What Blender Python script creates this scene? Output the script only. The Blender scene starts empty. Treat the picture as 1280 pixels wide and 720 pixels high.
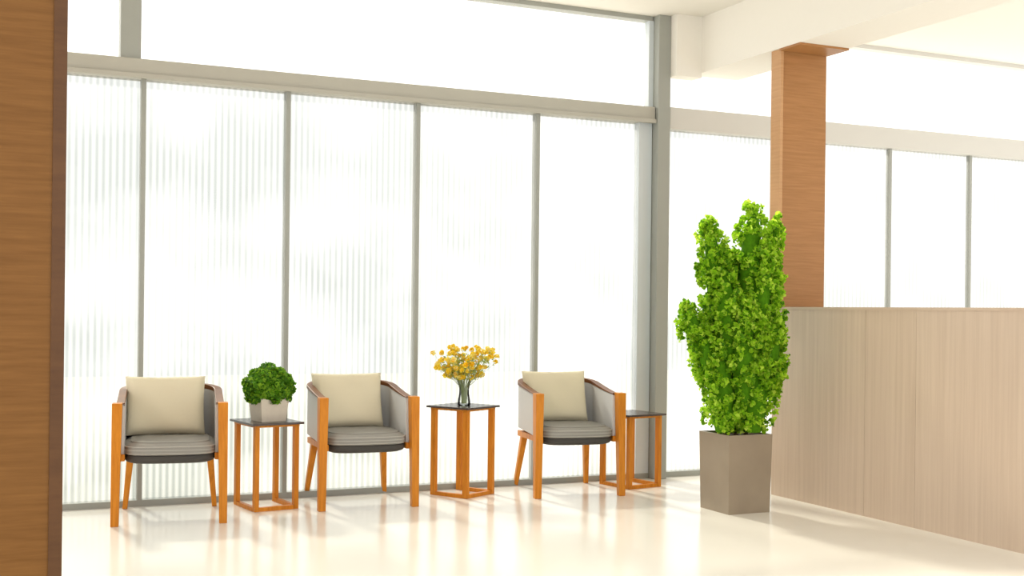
import bpy, math, random
from mathutils import Vector, Matrix
random.seed(7)
scene = bpy.context.scene
scene.view_settings.view_transform = 'Standard'
scene.view_settings.look = 'None'
scene.view_settings.exposure = 0.2

# ------------------------------------------------------------------ materials
def mat_new(name):
    m = bpy.data.materials.new(name); m.use_nodes = True
    nt = m.node_tree
    return m, nt, nt.nodes['Principled BSDF'], nt.nodes['Material Output']

def mat_plain(name, col, rough=0.5, metal=0.0, noise=0.0, scale=30.0, bump=0.0, bscale=200.0, spec=0.5):
    m, nt, b, o = mat_new(name)
    b.inputs['Roughness'].default_value = rough
    b.inputs['Metallic'].default_value = metal
    b.inputs['Specular IOR Level'].default_value = spec
    tc = nt.nodes.new('ShaderNodeTexCoord')
    n = nt.nodes.new('ShaderNodeTexNoise'); n.inputs['Scale'].default_value = scale
    n.inputs['Detail'].default_value = 4
    nt.links.new(tc.outputs['Object'], n.inputs['Vector'])
    r = nt.nodes.new('ShaderNodeMapRange')
    r.inputs['To Min'].default_value = 1 - noise; r.inputs['To Max'].default_value = 1 + noise
    nt.links.new(n.outputs['Fac'], r.inputs['Value'])
    mx = nt.nodes.new('ShaderNodeVectorMath'); mx.operation = 'SCALE'
    mx.inputs[0].default_value = col
    nt.links.new(r.outputs['Result'], mx.inputs['Scale'])
    nt.links.new(mx.outputs['Vector'], b.inputs['Base Color'])
    if bump > 0:
        n2 = nt.nodes.new('ShaderNodeTexNoise'); n2.inputs['Scale'].default_value = bscale
        nt.links.new(tc.outputs['Object'], n2.inputs['Vector'])
        bp = nt.nodes.new('ShaderNodeBump'); bp.inputs['Strength'].default_value = bump
        bp.inputs['Distance'].default_value = 0.002
        nt.links.new(n2.outputs['Fac'], bp.inputs['Height'])
        nt.links.new(bp.outputs['Normal'], b.inputs['Normal'])
    return m

def mat_wood(name, c1, c2, stretch=(1, 1, 1), scale=6.0, rough=0.4, dist=2.0, spec=0.3):
    m, nt, b, o = mat_new(name)
    b.inputs['Roughness'].default_value = rough
    b.inputs['Specular IOR Level'].default_value = spec
    tc = nt.nodes.new('ShaderNodeTexCoord')
    mp = nt.nodes.new('ShaderNodeMapping'); mp.inputs['Scale'].default_value = stretch
    nt.links.new(tc.outputs['Object'], mp.inputs['Vector'])
    n = nt.nodes.new('ShaderNodeTexNoise'); n.inputs['Scale'].default_value = scale
    n.inputs['Detail'].default_value = 8; n.inputs['Distortion'].default_value = dist * 0.2
    n.inputs['Roughness'].default_value = 0.65
    nt.links.new(mp.outputs['Vector'], n.inputs['Vector'])
    cr = nt.nodes.new('ShaderNodeValToRGB')
    cr.color_ramp.elements[0].position = 0.32; cr.color_ramp.elements[0].color = (*c1, 1)
    cr.color_ramp.elements[1].position = 0.68; cr.color_ramp.elements[1].color = (*c2, 1)
    nt.links.new(n.outputs['Fac'], cr.inputs['Fac'])
    nt.links.new(cr.outputs['Color'], b.inputs['Base Color'])
    bp = nt.nodes.new('ShaderNodeBump'); bp.inputs['Strength'].default_value = 0.1
    bp.inputs['Distance'].default_value = 0.002
    nt.links.new(n.outputs['Fac'], bp.inputs['Height']); nt.links.new(bp.outputs['Normal'], b.inputs['Normal'])
    return m

def mat_leaf(name, cols, transl=0.4):
    m, nt, b, o = mat_new(name)
    g = nt.nodes.new('ShaderNodeNewGeometry')
    cr = nt.nodes.new('ShaderNodeValToRGB')
    e = cr.color_ramp.elements
    e[0].position = 0; e[0].color = (*cols[0], 1)
    e[1].position = 1; e[1].color = (*cols[-1], 1)
    for i, c in enumerate(cols[1:-1]):
        k = e.new((i + 1) / (len(cols) - 1)); k.color = (*c, 1)
    nt.links.new(g.outputs['Random Per Island'], cr.inputs['Fac'])
    nt.links.new(cr.outputs['Color'], b.inputs['Base Color'])
    b.inputs['Roughness'].default_value = 0.5
    b.inputs['Specular IOR Level'].default_value = 0.25
    t = nt.nodes.new('ShaderNodeBsdfTranslucent'); nt.links.new(cr.outputs['Color'], t.inputs['Color'])
    mx = nt.nodes.new('ShaderNodeMixShader'); mx.inputs[0].default_value = transl
    nt.links.new(b.outputs[0], mx.inputs[1]); nt.links.new(t.outputs[0], mx.inputs[2])
    nt.links.new(mx.outputs[0], o.inputs['Surface'])
    return m

def mat_pane(name, fluted):
    m, nt, b, o = mat_new(name); nt.nodes.remove(b)
    tr = nt.nodes.new('ShaderNodeBsdfTransparent'); tl = nt.nodes.new('ShaderNodeBsdfTranslucent')
    mx = nt.nodes.new('ShaderNodeMixShader')
    tl.inputs['Color'].default_value = (0.95, 0.96, 0.95, 1)
    nt.links.new(tr.outputs[0], mx.inputs[1]); nt.links.new(tl.outputs[0], mx.inputs[2])
    nt.links.new(mx.outputs[0], o.inputs['Surface'])
    if not fluted:
        mx.inputs[0].default_value = 0.08
        tr.inputs['Color'].default_value = (0.98, 0.99, 0.98, 1)
        return m
    mx.inputs[0].default_value = 0.25
    tc = nt.nodes.new('ShaderNodeTexCoord')
    sep = nt.nodes.new('ShaderNodeSeparateXYZ'); nt.links.new(tc.outputs['Object'], sep.inputs[0])
    def M(op, a, b_=None, c=None):
        n = nt.nodes.new('ShaderNodeMath'); n.operation = op
        for i, v in enumerate((a, b_, c)):
            if v is None: continue
            if isinstance(v, (int, float)): n.inputs[i].default_value = v
            else: nt.links.new(v, n.inputs[i])
        return n.outputs[0]
    def MR(v, a, b_, c, d):
        n = nt.nodes.new('ShaderNodeMapRange'); nt.links.new(v, n.inputs['Value'])
        n.inputs['From Min'].default_value = a; n.inputs['From Max'].default_value = b_
        n.inputs['To Min'].default_value = c; n.inputs['To Max'].default_value = d
        return n.outputs[0]
    s = M('SINE', M('MULTIPLY', sep.outputs['X'], 2 * math.pi / 0.036))
    flute = M('MULTIPLY_ADD', s, 0.5, 0.5)
    # blurred grey outdoors painted into the pane tint: blotchy, denser low and in first bays
    n1 = nt.nodes.new('ShaderNodeTexNoise'); n1.inputs['Scale'].default_value = 1.5; n1.inputs['Detail'].default_value = 4
    stp = M('MULTIPLY', s, 0.05)
    cb = nt.nodes.new('ShaderNodeCombineXYZ')
    nt.links.new(M('ADD', sep.outputs['X'], stp), cb.inputs[0]); nt.links.new(M('MULTIPLY', sep.outputs['Z'], 0.9), cb.inputs[2])
    nt.links.new(cb.outputs[0], n1.inputs['Vector'])
    lo = MR(sep.outputs['Z'], 0.5, 2.4, 1.0, 0.86)
    le = MR(sep.outputs['X'], 1.5, 3.4, 1.0, 0.86)
    nn = MR(n1.outputs['Fac'], 0.42, 0.60, 0.78, 1.0)
    mask = M('MULTIPLY', M('MULTIPLY', lo, le), nn)
    # flute ribs painted on the flat pane as darker bands of tint
    amt = M('MULTIPLY', mask, M('MULTIPLY_ADD', flute, 0.24, 0.76))
    mc = nt.nodes.new('ShaderNodeMixRGB')
    mc.inputs[1].default_value = (1.0, 1.0, 1.0, 1); mc.inputs[2].default_value = (0.285, 0.315, 0.31, 1)
    nt.links.new(amt, mc.inputs[0]); nt.links.new(mc.outputs[0], tr.inputs['Color'])
    nt.links.new(mc.outputs[0], tl.inputs['Color'])
    return m

M_floor = mat_plain('polished_floor', (0.90, 0.88, 0.82), rough=0.17, noise=0.008, scale=1.5)
M_ceil = mat_plain('ceiling_paint', (0.80, 0.77, 0.71), rough=0.9, noise=0.01)
M_wall = mat_plain('wall_paint', (0.84, 0.81, 0.75), rough=0.8, noise=0.01)
M_frame = mat_plain('window_metal', (0.33, 0.34, 0.31), rough=0.45, noise=0.04, scale=4)
M_beam = mat_plain('transom_paint', (0.43, 0.415, 0.36), rough=0.5, noise=0.03, scale=4)
M_paleframe = mat_plain('pale_metal', (0.60, 0.65, 0.68), rough=0.4)
M_palebeam = mat_plain('pale_beam', (0.60, 0.585, 0.55), rough=0.5)  # side beam's washed-out look is put into this paler colour
M_glassf = mat_pane('fluted_glass', True)
M_glassc = mat_pane('clear_glass', False)
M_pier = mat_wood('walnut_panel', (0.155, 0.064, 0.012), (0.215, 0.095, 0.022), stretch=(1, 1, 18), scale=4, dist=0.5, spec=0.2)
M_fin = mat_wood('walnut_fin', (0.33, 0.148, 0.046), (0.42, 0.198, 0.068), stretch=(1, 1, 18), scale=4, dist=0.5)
M_finl = mat_wood('oak_edge', (0.50, 0.27, 0.12), (0.58, 0.33, 0.16), stretch=(1, 1, 18), scale=4, dist=0.5)
M_edge = mat_wood('dark_wood_trim', (0.085, 0.034, 0.009), (0.12, 0.05, 0.014), stretch=(1, 1, 8), scale=3)
M_desk = mat_wood('pale_oak_panel', (0.54, 0.415, 0.315), (0.62, 0.49, 0.38), stretch=(16, 16, 0.4), scale=3, rough=0.3, dist=0.3, spec=0.5)  # light oak, raised further to put veiling haze into the colour
M_desktop = mat_wood('oak_top', (0.55, 0.42, 0.32), (0.62, 0.49, 0.38), stretch=(8, 1, 1), scale=3, rough=0.3)
M_leg = mat_wood('orange_teak', (0.52, 0.170, 0.013), (0.72, 0.275, 0.027), stretch=(10, 10, 1), scale=5, spec=0.2)
M_rim = mat_wood('dark_teak', (0.12, 0.045, 0.015), (0.22, 0.085, 0.028), stretch=(1, 1, 8), scale=5)
M_fab = mat_plain('grey_fabric', (0.60, 0.60, 0.60), rough=0.9, noise=0.10, scale=300, bump=0.3, bscale=600)
M_seat = mat_plain('seat_fabric', (0.31, 0.30, 0.275), rough=0.9, noise=0.12, scale=300, bump=0.3, bscale=600)
M_pipe = mat_plain('seat_piping', (0.52, 0.50, 0.46), rough=0.9)
M_base = mat_plain('seat_base', (0.06, 0.055, 0.05), rough=0.8, noise=0.1)
M_cush = mat_plain('cream_linen', (0.74, 0.67, 0.50), rough=0.95, noise=0.06, scale=350, bump=0.3, bscale=500)
M_ttop = mat_plain('dark_table_top', (0.06, 0.045, 0.04), rough=0.25, noise=0.1)
M_pot = mat_plain('stone_pot', (0.68, 0.62, 0.53), rough=0.7, noise=0.08, scale=40)
M_planter = mat_plain('zinc_planter', (0.335, 0.275, 0.205), rough=0.38, metal=0.3, noise=0.14, scale=6)
M_soil = mat_plain('soil', (0.05, 0.03, 0.02), rough=1, noise=0.4, scale=60)
M_green = mat_leaf('bright_leaf', [(0.07, 0.23, 0.006), (0.24, 0.50, 0.014), (0.38, 0.66, 0.022), (0.52, 0.78, 0.045), (0.72, 0.92, 0.12)], 0.58)
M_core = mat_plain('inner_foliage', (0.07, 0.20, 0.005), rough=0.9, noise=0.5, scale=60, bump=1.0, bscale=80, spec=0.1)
M_top = mat_leaf('topiary_leaf', [(0.05, 0.16, 0.010), (0.13, 0.34, 0.016), (0.30, 0.53, 0.03)], 0.4)
M_yel = mat_leaf('yellow_petal', [(0.90, 0.52, 0.01), (0.95, 0.72, 0.03), (0.97, 0.84, 0.12), (0.97, 0.92, 0.5)], 0.45)
M_fleaf = mat_leaf('flower_leaf', [(0.3, 0.38, 0.08), (0.5, 0.58, 0.2)], 0.4)
M_stem = mat_plain('stem', (0.36, 0.44, 0.18), rough=0.6)
M_bark = mat_plain('bark', (0.16, 0.10, 0.05), rough=0.9, noise=0.2)
m, nt, b, o = mat_new('vase_glass')
nt.nodes.remove(b)
tr = nt.nodes.new('ShaderNodeBsdfTransparent'); tr.inputs[0].default_value = (0.93, 0.95, 0.94, 1)
gl = nt.nodes.new('ShaderNodeBsdfGlossy'); gl.inputs['Roughness'].default_value = 0.03
lw = nt.nodes.new('ShaderNodeLayerWeight'); lw.inputs['Blend'].default_value = 0.35
mx = nt.nodes.new('ShaderNodeMixShader')
nt.links.new(lw.outputs['Fresnel'], mx.inputs[0]); nt.links.new(tr.outputs[0], mx.inputs[1]); nt.links.new(gl.outputs[0], mx.inputs[2])
nt.links.new(mx.outputs[0], o.inputs['Surface'])
M_vase = m
m, nt, b, o = mat_new('lamp_lens')
b.inputs['Emission Color'].default_value = (1, 0.93, 0.8, 1); b.inputs['Emission Strength'].default_value = 3
M_lens = m

# ------------------------------------------------------------------ mesh helpers
def obj(name, vs, fs, mat, parent=None, smooth=False, bevel=0.0, mats=None, midx=None):
    me = bpy.data.meshes.new(name); me.from_pydata([tuple(v) for v in vs], [], fs); me.update()
    for mm in (mats or [mat]): me.materials.append(mm)
    if midx:
        for p, i in zip(me.polygons, midx): p.material_index = i
    if smooth:
        for p in me.polygons: p.use_smooth = True
    ob = bpy.data.objects.new(name, me); scene.collection.objects.link(ob)
    if parent: ob.parent = parent
    if bevel > 0:
        md = ob.modifiers.new('bev', 'BEVEL'); md.width = bevel; md.segments = 2; md.limit_method = 'ANGLE'
    return ob

def empty(name, loc=(0, 0, 0), rot=0):
    e = bpy.data.objects.new(name, None); scene.collection.objects.link(e)
    e.location = loc; e.rotation_euler = (0, 0, rot); e.empty_display_size = 0.1
    return e

BF = [(0, 3, 2, 1), (4, 5, 6, 7), (0, 1, 5, 4), (1, 2, 6, 5), (2, 3, 7, 6), (3, 0, 4, 7)]
def boxv(x0, x1, y0, y1, z0, z1):
    return [(x0, y0, z0), (x1, y0, z0), (x1, y1, z0), (x0, y1, z0), (x0, y0, z1), (x1, y0, z1), (x1, y1, z1), (x0, y1, z1)]
def box(name, x0, x1, y0, y1, z0, z1, mat, parent=None, bevel=0.0):
    return obj(name, boxv(x0, x1, y0, y1, z0, z1), BF, mat, parent, bevel=bevel)
def beam(name, p0, p1, a, b_, mat, parent=None, bevel=0.003):
    vs = []
    for p, (w, d) in ((p0, a), (p1, b_)):
        vs += [(p[0] - w / 2, p[1] - d / 2, p[2]), (p[0] + w / 2, p[1] - d / 2, p[2]),
               (p[0] + w / 2, p[1] + d / 2, p[2]), (p[0] - w / 2, p[1] + d / 2, p[2])]
    return obj(name, vs, BF, mat, parent, bevel=bevel)
def lathe(name, prof, n, mat, parent=None, cx=0, cy=0, close=True, power=2.0):
    vs, fs = [], []
    for (r, z) in prof:
        for i in range(n):
            t = 2 * math.pi * i / n
            c, s = math.cos(t), math.sin(t)
            k = (abs(c) ** power + abs(s) ** power) ** (-1 / power)
            vs.append((cx + r * c * k, cy + r * s * k, z))
    for j in range(len(prof) - 1):
        for i in range(n):
            fs.append((j * n + i, j * n + (i + 1) % n, (j + 1) * n + (i + 1) % n, (j + 1) * n + i))
    if close:
        fs.append(tuple(range(n))[::-1]); fs.append(tuple(range((len(prof) - 1) * n, len(prof) * n)))
    return obj(name, vs, fs, mat, parent, smooth=True)
def tube(vs, fs, pts, r0, r1, n=6):
    b0 = len(vs); m_ = len(pts)
    for j, p in enumerate(pts):
        p = Vector(p)
        d = (Vector(pts[min(j + 1, m_ - 1)]) - Vector(pts[max(j - 1, 0)])).normalized()
        a = d.cross(Vector((0.3, 1, 0.1))).normalized(); c = d.cross(a)
        r = r0 + (r1 - r0) * j / (m_ - 1)
        for i in range(n):
            t = 2 * math.pi * i / n
            vs.append(tuple(p + a * r * math.cos(t) + c * r * math.sin(t)))
    for j in range(m_ - 1):
        for i in range(n):
            fs.append((b0 + j * n + i, b0 + j * n + (i + 1) % n, b0 + (j + 1) * n + (i + 1) % n, b0 + (j + 1) * n + i))
def leaf(vs, fs, c, nrm, size, curl=0.35, n=7, asp=1.0):
    c = Vector(c); nrm = Vector(nrm).normalized()
    a = nrm.cross(Vector((random.uniform(-1, 1), random.uniform(-1, 1), random.uniform(-1, 1)))).normalized(); b_ = nrm.cross(a)
    b0 = len(vs); vs.append(tuple(c - nrm * size * curl * 0.6))
    ph = random.random() * 6
    for i in range(n):
        t = 2 * math.pi * i / n
        rr = size * (1 + 0.15 * math.sin(3 * t + ph))
        vs.append(tuple(c + a * rr * math.cos(t) * asp + b_ * rr * math.sin(t) + nrm * size * curl * math.sin(2 * t + ph)))
    for i in range(n): fs.append((b0, b0 + 1 + i, b0 + 1 + (i + 1) % n))
def rnd_dir():
    z = random.uniform(-1, 1); t = random.uniform(0, 2 * math.pi); s = math.sqrt(1 - z * z)
    return Vector((s * math.cos(t), s * math.sin(t), z))

# ------------------------------------------------------------------ room
YW = 6.97
box('floor', -3.0, 9.5, -2.0, 7.15, -0.1, 0.0, M_floor)
box('terrace_ground', -12, 20, 7.15, 22, -0.35, -0.12, mat_plain('pale_paving', (0.7, 0.69, 0.66), rough=0.9, noise=0.05))
box('ceiling', -3.0, 9.5, 1.5, 7.1, 3.11, 3.25, M_ceil)

wf = empty('window_frame')
box('sill_track', -0.8, 9.5, YW - 0.03, YW + 0.05, 0.0, 0.035, M_frame, wf)
box('transom_beam', -0.8, 4.2, YW - 0.07, YW + 0.06, 2.39, 2.495, M_beam, wf, 0.004)
box('transom_lip', -0.8, 4.2, YW - 0.085, YW - 0.07, 2.385, 2.41, M_beam, wf)
box('transom_beam_side', 4.33, 9.5, YW - 0.05, YW + 0.06, 2.36, 2.51, M_palebeam, wf, 0.004)
box('head_track', -0.8, 4.2, YW - 0.03, YW + 0.05, 3.08, 3.11, M_frame, wf)
box('head_track_side', 4.3, 9.5, YW - 0.03, YW + 0.05, 3.08, 3.11, M_palebeam, wf)
mull = [-0.74, 0.08, 0.9, 1.72, 2.53, 3.35]
for i, x in enumerate(mull):
    box('mullion_%d' % i, x - 0.013, x + 0.013, YW - 0.03, YW + 0.03, 0.035, 2.39, M_frame, wf)
box('upper_post_a', 0.77, 0.88, YW - 0.05, YW + 0.05, 2.495, 3.08, M_frame, wf)
box('corner_post', 4.205, 4.30, YW - 0.10, YW + 0.05, 0, 3.11, M_frame, wf, 0.004)
box('corner_post_pale', 4.10, 4.20, YW - 0.03, YW + 0.03, 0.035, 2.39, M_paleframe, wf)
box('corner_post_upper', 4.17, 4.205, YW - 0.03, YW + 0.03, 2.495, 3.08, M_paleframe, wf)
smull = [5.48, 6.28, 7.08, 7.88, 8.68]
for i, x in enumerate(smull):
    box('side_mullion_%d' % i, x - 0.011, x + 0.011, YW - 0.02, YW + 0.02, 0.035, 2.36, M_frame, wf)
edges = mull + [4.12]
k = 1
for a, c in zip(edges[:-1], edges[1:]):
    e = empty('window_%d' % k); k += 1
    obj('fluted_pane', [(a, YW, 0.035), (c, YW, 0.035), (c, YW, 2.39), (a, YW, 2.39)], [(0, 1, 2, 3)], M_glassf, e)
for a, c in ((-0.74, 0.77), (0.88, 4.17)):
    e = empty('window_%d' % k); k += 1
    obj('clear_pane', [(a, YW, 2.495), (c, YW, 2.495), (c, YW, 3.08), (a, YW, 3.08)], [(0, 1, 2, 3)], M_glassc, e)
edges = [4.3] + smull
for a, c in zip(edges[:-1], edges[1:]):
    e = empty('window_%d' % k); k += 1
    obj('side_pane', [(a, YW, 0.035), (c, YW, 0.035), (c, YW, 2.36), (a, YW, 2.36)], [(0, 1, 2, 3)], M_glassf, e)
    obj('side_pane_upper', [(a, YW, 2.51), (c, YW, 2.51), (c, YW, 3.08), (a, YW, 3.08)], [(0, 1, 2, 3)], M_glassc, e)

# header over the opening to the right
box('wall_right_header', 4.50, 4.87, 1.5, 6.92, 2.735, 3.11, M_wall)
box('wall_corner_return', 4.30, 4.50, 6.80, 6.92, 2.70, 3.11, M_wall)
fin = empty('wood_column')
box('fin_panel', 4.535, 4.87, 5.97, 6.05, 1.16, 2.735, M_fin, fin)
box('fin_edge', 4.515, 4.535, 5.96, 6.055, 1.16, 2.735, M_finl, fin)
box('soffit_panel', 4.502, 4.868, 5.76, 5.96, 2.722, 2.735, M_fin, fin)

# left pier
pier = empty('wall_left_pier')
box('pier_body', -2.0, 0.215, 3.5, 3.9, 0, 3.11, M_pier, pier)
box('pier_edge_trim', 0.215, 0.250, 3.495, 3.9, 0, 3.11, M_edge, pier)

# reception counter
cn = empty('reception_counter')
ys = [6.06, 5.22, 4.83, 4.0, 3.2]
for i in range(len(ys) - 1):
    box('front_panel_%d' % i, 4.55, 4.58, ys[i + 1] + 0.001, ys[i] - 0.001, 0.0, 1.145, M_desk, cn)
box('counter_body', 4.58, 5.1, 3.2, 6.05, 0.0, 1.14, M_desk, cn)
box('counter_top', 4.545, 5.12, 3.2, 6.065, 1.145, 1.16, M_desktop, cn)

# downlights
for i, (x, y) in enumerate([(3.75, 6.3), (3.35, 6.65)]):
    e = empty('recessed_downlight' if i == 0 else 'recessed_downlight.%03d' % i, (x, y, 3.11))
    lathe('trim_ring', [(0.045, -0.004), (0.07, -0.006), (0.072, 0.0)], 24, M_palebeam, e, close=False)
    lathe('lens', [(0.0445, -0.003), (0.03, -0.002)], 24, M_lens, e)

# ------------------------------------------------------------------ chair
def pillow(name, w, h, t, mat, parent, M):
    n = 22; vs, fs = [], []
    for side in (1, -1):
        for j in range(n + 1):
            for i in range(n + 1):
                u = -1 + 2 * i / n; v = -1 + 2 * j / n
                th = t / 2 * max(0, (1 - u ** 6) * (1 - v ** 6)) ** 0.38
                px = u * w / 2 * (1 - 0.035 * (1 - v * v)); pz = v * h / 2 * (1 - 0.04 * (1 - u * u))
                wr = 0.004 * math.sin(5 * u + 3 * v) * (1 - u * u)
                vs.append(M @ Vector((px, side * -th + wr, pz)))
    N = (n + 1) ** 2
    for s in (0, 1):
        for j in range(n):
            for i in range(n):
                q = [s * N + j * (n + 1) + i, s * N + j * (n + 1) + i + 1, s * N + (j + 1) * (n + 1) + i + 1, s * N + (j + 1) * (n + 1) + i]
                fs.append(tuple(q if s == 0 else q[::-1]))
    return obj(name, vs, fs, mat, parent, smooth=True)

def slab(name, hw, y0, y1, prof, mat, parent, bow=0.02, p=6, n=64):
    cy = (y0 + y1) / 2; hd = (y1 - y0) / 2; vs, fs = [], []
    for (ins, z) in prof:
        for i in range(n):
            t = 2 * math.pi * i / n; c, s = math.cos(t), math.sin(t)
            k_ = (abs(c) ** p + abs(s) ** p) ** (-1 / p)
            x = (hw - ins) * c * k_; y = cy + (hd - ins) * s * k_
            if y < cy: y -= bow * (1 - (x / hw) ** 2)
            vs.append((x, y, z))
    for j in range(len(prof) - 1):
        for i in range(n):
            fs.append((j * n + i, j * n + (i + 1) % n, (j + 1) * n + (i + 1) % n, (j + 1) * n + i))
    fs.append(tuple(range(n))[::-1]); fs.append(tuple(range((len(prof) - 1) * n, len(prof) * n)))
    return obj(name, vs, fs, mat, parent, smooth=True)

def upath(hw, yf, yb, r, n=14):
    pts = [(-hw, yf + (yb - r - yf) * i / 8) for i in range(9)]
    pts += [(-hw + r - r * math.cos(a), yb - r + r * math.sin(a)) for a in [math.pi / 2 * i / n for i in range(1, n + 1)]]
    pts += [(-hw + r + (2 * hw - 2 * r) * i / 8, yb) for i in range(1, 8)]
    pts += [(hw - r + r * math.sin(a), yb - r + r * math.cos(a)) for a in [math.pi / 2 * i / n for i in range(0, n + 1)]]
    pts += [(hw, yb - r - (yb - r - yf) * i / 8) for i in range(1, 9)]
    return pts
def ushell(name, hw, yf, yb, r, th, zb, zt, mat, parent):
    P = upath(hw, yf, yb, r); Q = upath(hw - th, yf, yb - th, max(r - th, 0.01))
    vs, fs = [], []; n = len(P)
    for i in range(n):
        f = (P[i][1] - yf) / (yb - yf)
        b_, t_ = zb(f), zt(f)
        vs += [(P[i][0], P[i][1], b_), (P[i][0], P[i][1], t_), (Q[i][0], Q[i][1], t_), (Q[i][0], Q[i][1], b_)]
    for i in range(n - 1):
        for k_ in range(4):
            fs.append((4 * i + k_, 4 * (i + 1) + k_, 4 * (i + 1) + (k_ + 1) % 4, 4 * i + (k_ + 1) % 4))
    fs.append((3, 2, 1, 0)); fs.append((4 * n - 4, 4 * n - 3, 4 * n - 2, 4 * n - 1))
    return obj(name, vs, fs, mat, parent, bevel=0.005)

def armchair(name, loc, rot):
    e = empty(name, loc, rot)
    for s in (-1, 1):
        t = 'l' if s < 0 else 'r'
        beam('front_leg_' + t, (s * 0.268, -0.262, 0), (s * 0.262, -0.245, 0.625), (0.040, 0.045), (0.050, 0.070), M_leg, e)
        beam('back_leg_' + t, (s * 0.240, 0.285, 0), (s * 0.205, 0.20, 0.36), (0.026, 0.030), (0.040, 0.045), M_leg, e)
        beam('side_rail_' + t, (s * 0.235, 0, 0.325), (s * 0.235, 0, 0.36), (0.024, 0.46), (0.024, 0.46), M_leg, e)
    zt = lambda f: 0.612 + 0.055 * f ** 1.4
    ushell('arm_back_shell', 0.265, -0.212, 0.27, 0.13, 0.034, lambda f: 0.36 + 0.03 * f, zt, M_fab, e)
    ushell('top_rail', 0.270, -0.212, 0.275, 0.133, 0.042, lambda f: zt(f), lambda f: zt(f) + 0.006 + 0.020 * f, M_rim, e)
    slab('seat_base', 0.228, -0.262, 0.225, [(0.03, 0.312), (0.008, 0.320), (0.0, 0.33), (0.0, 0.352), (0.01, 0.356)], M_base, e)
    slab('seat_cushion', 0.230, -0.268, 0.23, [(0.012, 0.356), (0.0, 0.362), (-0.003, 0.38), (0.0, 0.398), (0.008, 0.408), (0.03, 0.418), (0.10, 0.428)], M_seat, e)
    for i_, zz in enumerate((0.366, 0.383, 0.400)):
        slab('seat_piping_%d' % i_, 0.234, -0.272, 0.234, [(0.003, zz - 0.002), (-0.001, zz), (0.003, zz + 0.002)], M_pipe, e)
    slab('seat_piping_top', 0.20, -0.238, 0.20, [(0.004, 0.412), (0.0, 0.4225), (0.004, 0.4235)], M_seat, e)
    Mx = Matrix.Translation((-0.03, 0.135, 0.580)) @ Matrix.Rotation(math.radians(-14), 4, 'X')
    pillow('back_cushion', 0.42, 0.325, 0.14, M_cush, e, Mx)
    return e

armchair('armchair', (1.01, 6.575, 0), math.radians(-9))
armchair('armchair.001', (2.085, 6.685, 0), math.radians(-3))
armchair('armchair.002', (3.42, 6.64, 0), math.radians(-8))

# ------------------------------------------------------------------ side tables
def side_table(name, loc, rot, w, d, h):
    e = empty(name, loc, rot)
    box('top', -w / 2 - 0.02, w / 2 + 0.02, -d / 2 - 0.02, d / 2 + 0.02, h - 0.012, h, M_ttop, e, 0.002)
    box('top_frame', -w / 2, w / 2, -d / 2, d / 2, h - 0.024, h - 0.012, M_leg, e)
    for i, (sx, sy) in enumerate([(-1, -1), (1, -1), (1, 1), (-1, 1)]):
        beam('leg_%d' % i, (sx * (w / 2 - 0.014), sy * (d / 2 - 0.018), 0), (sx * (w / 2 - 0.014), sy * (d / 2 - 0.018), h - 0.024),
             (0.026, 0.036), (0.026, 0.036), M_leg, e, 0.002)
    for s in (-1, 1):
        xx = s * (w / 2 - 0.014)
        box('foot_bar_%s' % ('l' if s < 0 else 'r'), xx - 0.013, xx + 0.013, -d / 2 + 0.036, d / 2 - 0.036, 0, 0.022, M_leg, e)
    box('foot_bar_front', -w / 2 + 0.028, w / 2 - 0.028, -d / 2 + 0.004, -d / 2 + 0.03, 0, 0.022, M_leg, e)
    return e
side_table('side_table', (1.555, 6.70, 0), math.radians(9), 0.26, 0.32, 0.485)
side_table('side_table.001', (2.765, 6.735, 0), math.radians(30), 0.28, 0.28, 0.54)
side_table('side_table.002', (3.92, 6.70, 0), math.radians(10), 0.27, 0.30, 0.47)

# ------------------------------------------------------------------ topiary in square pot
tp = empty('potted_topiary', (1.56, 6.68, 0.4852), math.radians(12))
pv = []
for (hw, z) in ((0.072, 0), (0.085, 0.13), (0.075, 0.13), (0.071, 0.11)):
    pv += [(-hw, -hw, z), (hw, -hw, z), (hw, hw, z), (-hw, hw, z)]
pf = [(3, 2, 1, 0)] + [(4 * j + i, 4 * j + (i + 1) % 4, 4 * j + 4 + (i + 1) % 4, 4 * j + 4 + i) for j in range(3) for i in range(4)] + [(12, 13, 14, 15)]
obj('pot', pv, pf, M_pot, tp)
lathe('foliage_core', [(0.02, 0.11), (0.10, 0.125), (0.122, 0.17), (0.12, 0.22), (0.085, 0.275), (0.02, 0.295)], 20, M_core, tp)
vs, fs = [], []
for i in range(3600):
    d = rnd_dir()
    if d.z < -0.85: continue
    r = 0.9 + 0.12 * math.sin(9 * d.x + 2) * math.sin(8 * d.z) + random.uniform(-0.06, 0.07)
    p = Vector((d.x * 0.145 * r, d.y * 0.145 * r, 0.192 + d.z * 0.124 * r))
    leaf(vs, fs, p, d + rnd_dir() * 0.7, random.uniform(0.007, 0.013), 0.4, n=5)
obj('foliage', vs, fs, M_top, tp)

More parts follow.
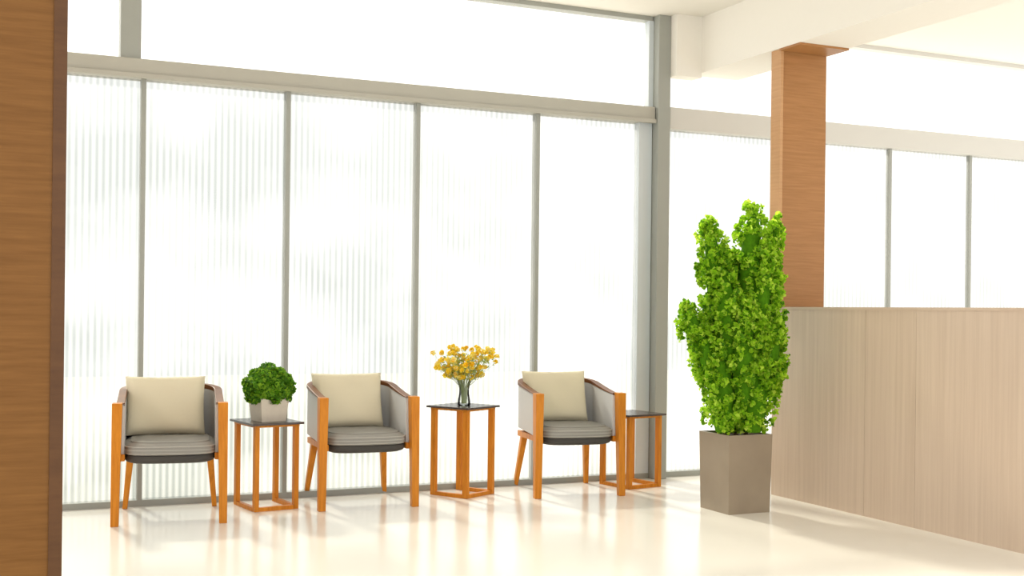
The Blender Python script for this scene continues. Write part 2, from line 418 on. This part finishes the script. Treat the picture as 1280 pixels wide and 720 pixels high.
# ------------------------------------------------------------------ vase with yellow flowers
fv = empty('flower_vase', (2.765, 6.725, 0.5402))
prof = [(0.036, 0.0), (0.040, 0.004), (0.038, 0.03), (0.031, 0.07), (0.030, 0.10), (0.040, 0.14), (0.052, 0.165)]
lathe('glass_vase', prof, 32, M_vase, fv, close=False)
lathe('vase_base', [(0.036, 0.0), (0.036, 0.006)], 32, M_vase, fv)
sv, sf, pvv, pff, lv, lf = [], [], [], [], [], []
for i in range(120):
    a = random.uniform(0, 2 * math.pi); rr = math.sqrt(random.random())
    hz = random.uniform(0.165, 0.345)
    wd = 0.115 + 0.09 * min(1, (hz - 0.165) / 0.07)
    hx = wd * rr * math.cos(a); hy = wd * 0.7 * rr * math.sin(a)
    hz += 0.02 * (1 - rr)
    if i % 2 == 0:
        tube(sv, sf, [(hx * 0.08, hy * 0.08, 0.012), (hx * 0.12, hy * 0.12, 0.11), (hx * 0.4, hy * 0.4, 0.155), (hx, hy, hz)], 0.0011, 0.0009, 5)
    else:
        tube(sv, sf, [(hx * 0.4, hy * 0.4, 0.155), (hx * 0.75, hy * 0.75, 0.155 + (hz - 0.155) * 0.6), (hx, hy, hz)], 0.0010, 0.0008, 5)
    c = Vector((hx, hy, hz))
    up = Vector((hx * 2, hy * 2 - 0.15, 0.5)).normalized()
    for k_ in range(11):
        dd = (rnd_dir() + up * 0.5).normalized()
        leaf(pvv, pff, c + dd * 0.012, dd + rnd_dir() * 0.3, random.uniform(0.008, 0.0125), 0.35, n=6)
    for k_ in range(5):
        t = random.uniform(0.5, 0.95)
        q = Vector((hx * t, hy * t, 0.17 + (hz - 0.17) * t)) + rnd_dir() * 0.015
        leaf(lv, lf, q, rnd_dir(), random.uniform(0.007, 0.012), 0.3, n=6, asp=0.45)
obj('stems', sv, sf, M_stem, fv, smooth=True)
obj('blossoms', pvv, pff, M_yel, fv)
obj('flower_leaves', lv, lf, M_fleaf, fv)

# ------------------------------------------------------------------ large planter + shrub
px, py, hw = 4.0, 5.66, 0.147
pl = empty('potted_shrub', (px, py, 0))
t_ = 0.012; H = 0.44
vs_ = []
for (w_, z) in ((hw - 0.008, 0), (hw, H), (hw - t_, H), (hw - t_, H - 0.04)):
    vs_ += [(-w_, -w_, z), (w_, -w_, z), (w_, w_, z), (-w_, w_, z)]
obj('planter_box', vs_, pf, M_planter, pl)
box('soil_bed', -hw + t_ + 0.004, hw - t_ - 0.004, -hw + t_ + 0.004, hw - t_ - 0.004, H - 0.038, H - 0.02, M_soil, pl)
# upright tapering plumes: (base dx, dy, z) -> (tip dx, dy, z), max radius
plumes = [
 (0.06, 0.02, 1.00, 0.09, 0.00, 1.72, 0.13), (0.10, -0.05, 0.85, 0.155, -0.04, 1.50, 0.105),
 (-0.08, 0.0, 0.95, -0.165, 0.0, 1.64, 0.105), (-0.05, -0.06, 0.80, -0.09, -0.05, 1.42, 0.11),
 (0.14, 0.03, 1.05, 0.235, 0.05, 1.66, 0.066), (0.15, 0.0, 0.80, 0.215, 0.0, 1.42, 0.085),
 (-0.16, 0.0, 0.82, -0.285, -0.02, 1.16, 0.10), (-0.13, -0.05, 0.68, -0.21, -0.04, 1.05, 0.105),
 (0.02, -0.10, 0.60, 0.03, -0.09, 1.20, 0.125), (0.14, -0.08, 0.66, 0.215, -0.06, 1.08, 0.095),
 (-0.04, 0.10, 0.70, -0.05, 0.15, 1.48, 0.11), (0.08, 0.12, 0.70, 0.10, 0.15, 1.58, 0.11),
 (-0.08, -0.08, 0.45, -0.11, -0.10, 0.90, 0.13), (0.08, -0.07, 0.45, 0.11, -0.10, 0.88, 0.13),
 (0.0, 0.03, 0.44, 0.0, 0.04, 1.0, 0.14), (0.17, 0.02, 0.64, 0.225, 0.0, 0.98, 0.09)]
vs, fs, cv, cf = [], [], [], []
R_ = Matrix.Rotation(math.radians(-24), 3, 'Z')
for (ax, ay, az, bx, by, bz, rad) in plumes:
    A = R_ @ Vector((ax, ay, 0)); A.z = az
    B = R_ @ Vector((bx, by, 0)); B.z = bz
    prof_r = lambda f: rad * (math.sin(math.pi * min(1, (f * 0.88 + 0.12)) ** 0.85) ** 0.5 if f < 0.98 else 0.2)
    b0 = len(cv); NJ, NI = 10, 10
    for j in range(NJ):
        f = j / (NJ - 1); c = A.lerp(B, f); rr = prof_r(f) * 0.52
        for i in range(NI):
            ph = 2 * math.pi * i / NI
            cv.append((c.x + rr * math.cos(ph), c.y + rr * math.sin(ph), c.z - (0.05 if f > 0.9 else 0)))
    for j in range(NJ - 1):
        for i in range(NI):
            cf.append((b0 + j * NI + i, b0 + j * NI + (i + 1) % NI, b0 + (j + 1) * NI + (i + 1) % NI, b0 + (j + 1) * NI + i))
    L = (B - A).length
    nsp = int(L * rad * 1800) + 10
    for s in range(nsp):
        f = random.random(); c = A.lerp(B, f); ph = random.uniform(0, 2 * math.pi)
        rr = prof_r(f) * random.uniform(0.60, 1.04)
        d = Vector((math.cos(ph), math.sin(ph), 0.2))
        base = c + Vector((rr * math.cos(ph), rr * math.sin(ph), 0))
        gr = (d * 0.55 + Vector((0, 0, 1))).normalized()
        SL = random.uniform(0.015, 0.05)
        for q in range(14):
            g = random.random()
            pp = base + gr * SL * g + rnd_dir() * 0.016 * (1.2 - 0.4 * g)
            leaf(vs, fs, pp, d * 0.6 + rnd_dir(), random.uniform(0.008, 0.015), 0.5, n=6)
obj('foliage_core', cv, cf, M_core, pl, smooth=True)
obj('foliage', vs, fs, M_green, pl)
sv, sf = [], []
for (x, y, tx, tz) in ((0, 0, 0.02, 0.9), (-0.05, 0.02, -0.12, 0.9), (0.05, -0.02, 0.14, 0.95)):
    tube(sv, sf, [(x, y, 0.41), ((x + tx) / 2, y, 0.6), (tx, y, tz)], 0.014, 0.008, 8)
obj('trunks', sv, sf, M_bark, pl, smooth=True)

# ------------------------------------------------------------------ light
w = bpy.data.worlds.new('World'); scene.world = w; w.use_nodes = True
bg = w.node_tree.nodes['Background']
bg.inputs['Color'].default_value = (1.0, 0.985, 0.955, 1); bg.inputs['Strength'].default_value = 1.6
sd = bpy.data.lights.new('sun', 'SUN'); sd.energy = 5.0; sd.color = (1, 0.92, 0.77); sd.angle = math.radians(6)
so = bpy.data.objects.new('sun', sd); scene.collection.objects.link(so)
so.rotation_euler = Vector((0.12, -1.0, -0.85)).to_track_quat('-Z', 'Y').to_euler()

# ------------------------------------------------------------------ camera
cam = bpy.data.cameras.new('camera'); co = bpy.data.objects.new('camera', cam); scene.collection.objects.link(co)
cam.sensor_width = 36; cam.lens = 36 * 1495 / 1280; cam.shift_y = 28 / 1280
yaw = math.radians(24.6); Fv = Vector((math.sin(yaw), math.cos(yaw), 0)); Rv = Vector((math.cos(yaw), -math.sin(yaw), 0)); Z = Vector((0, 0, 1))
r = math.radians(0.65); cr_ = Rv * math.cos(r) + Z * math.sin(r); cu = -Rv * math.sin(r) + Z * math.cos(r)
mw = Matrix.Identity(4)
for i in range(3):
    mw[i][0] = cr_[i]; mw[i][1] = cu[i]; mw[i][2] = -Fv[i]
mw[2][3] = 1.12
co.matrix_world = mw
scene.camera = co
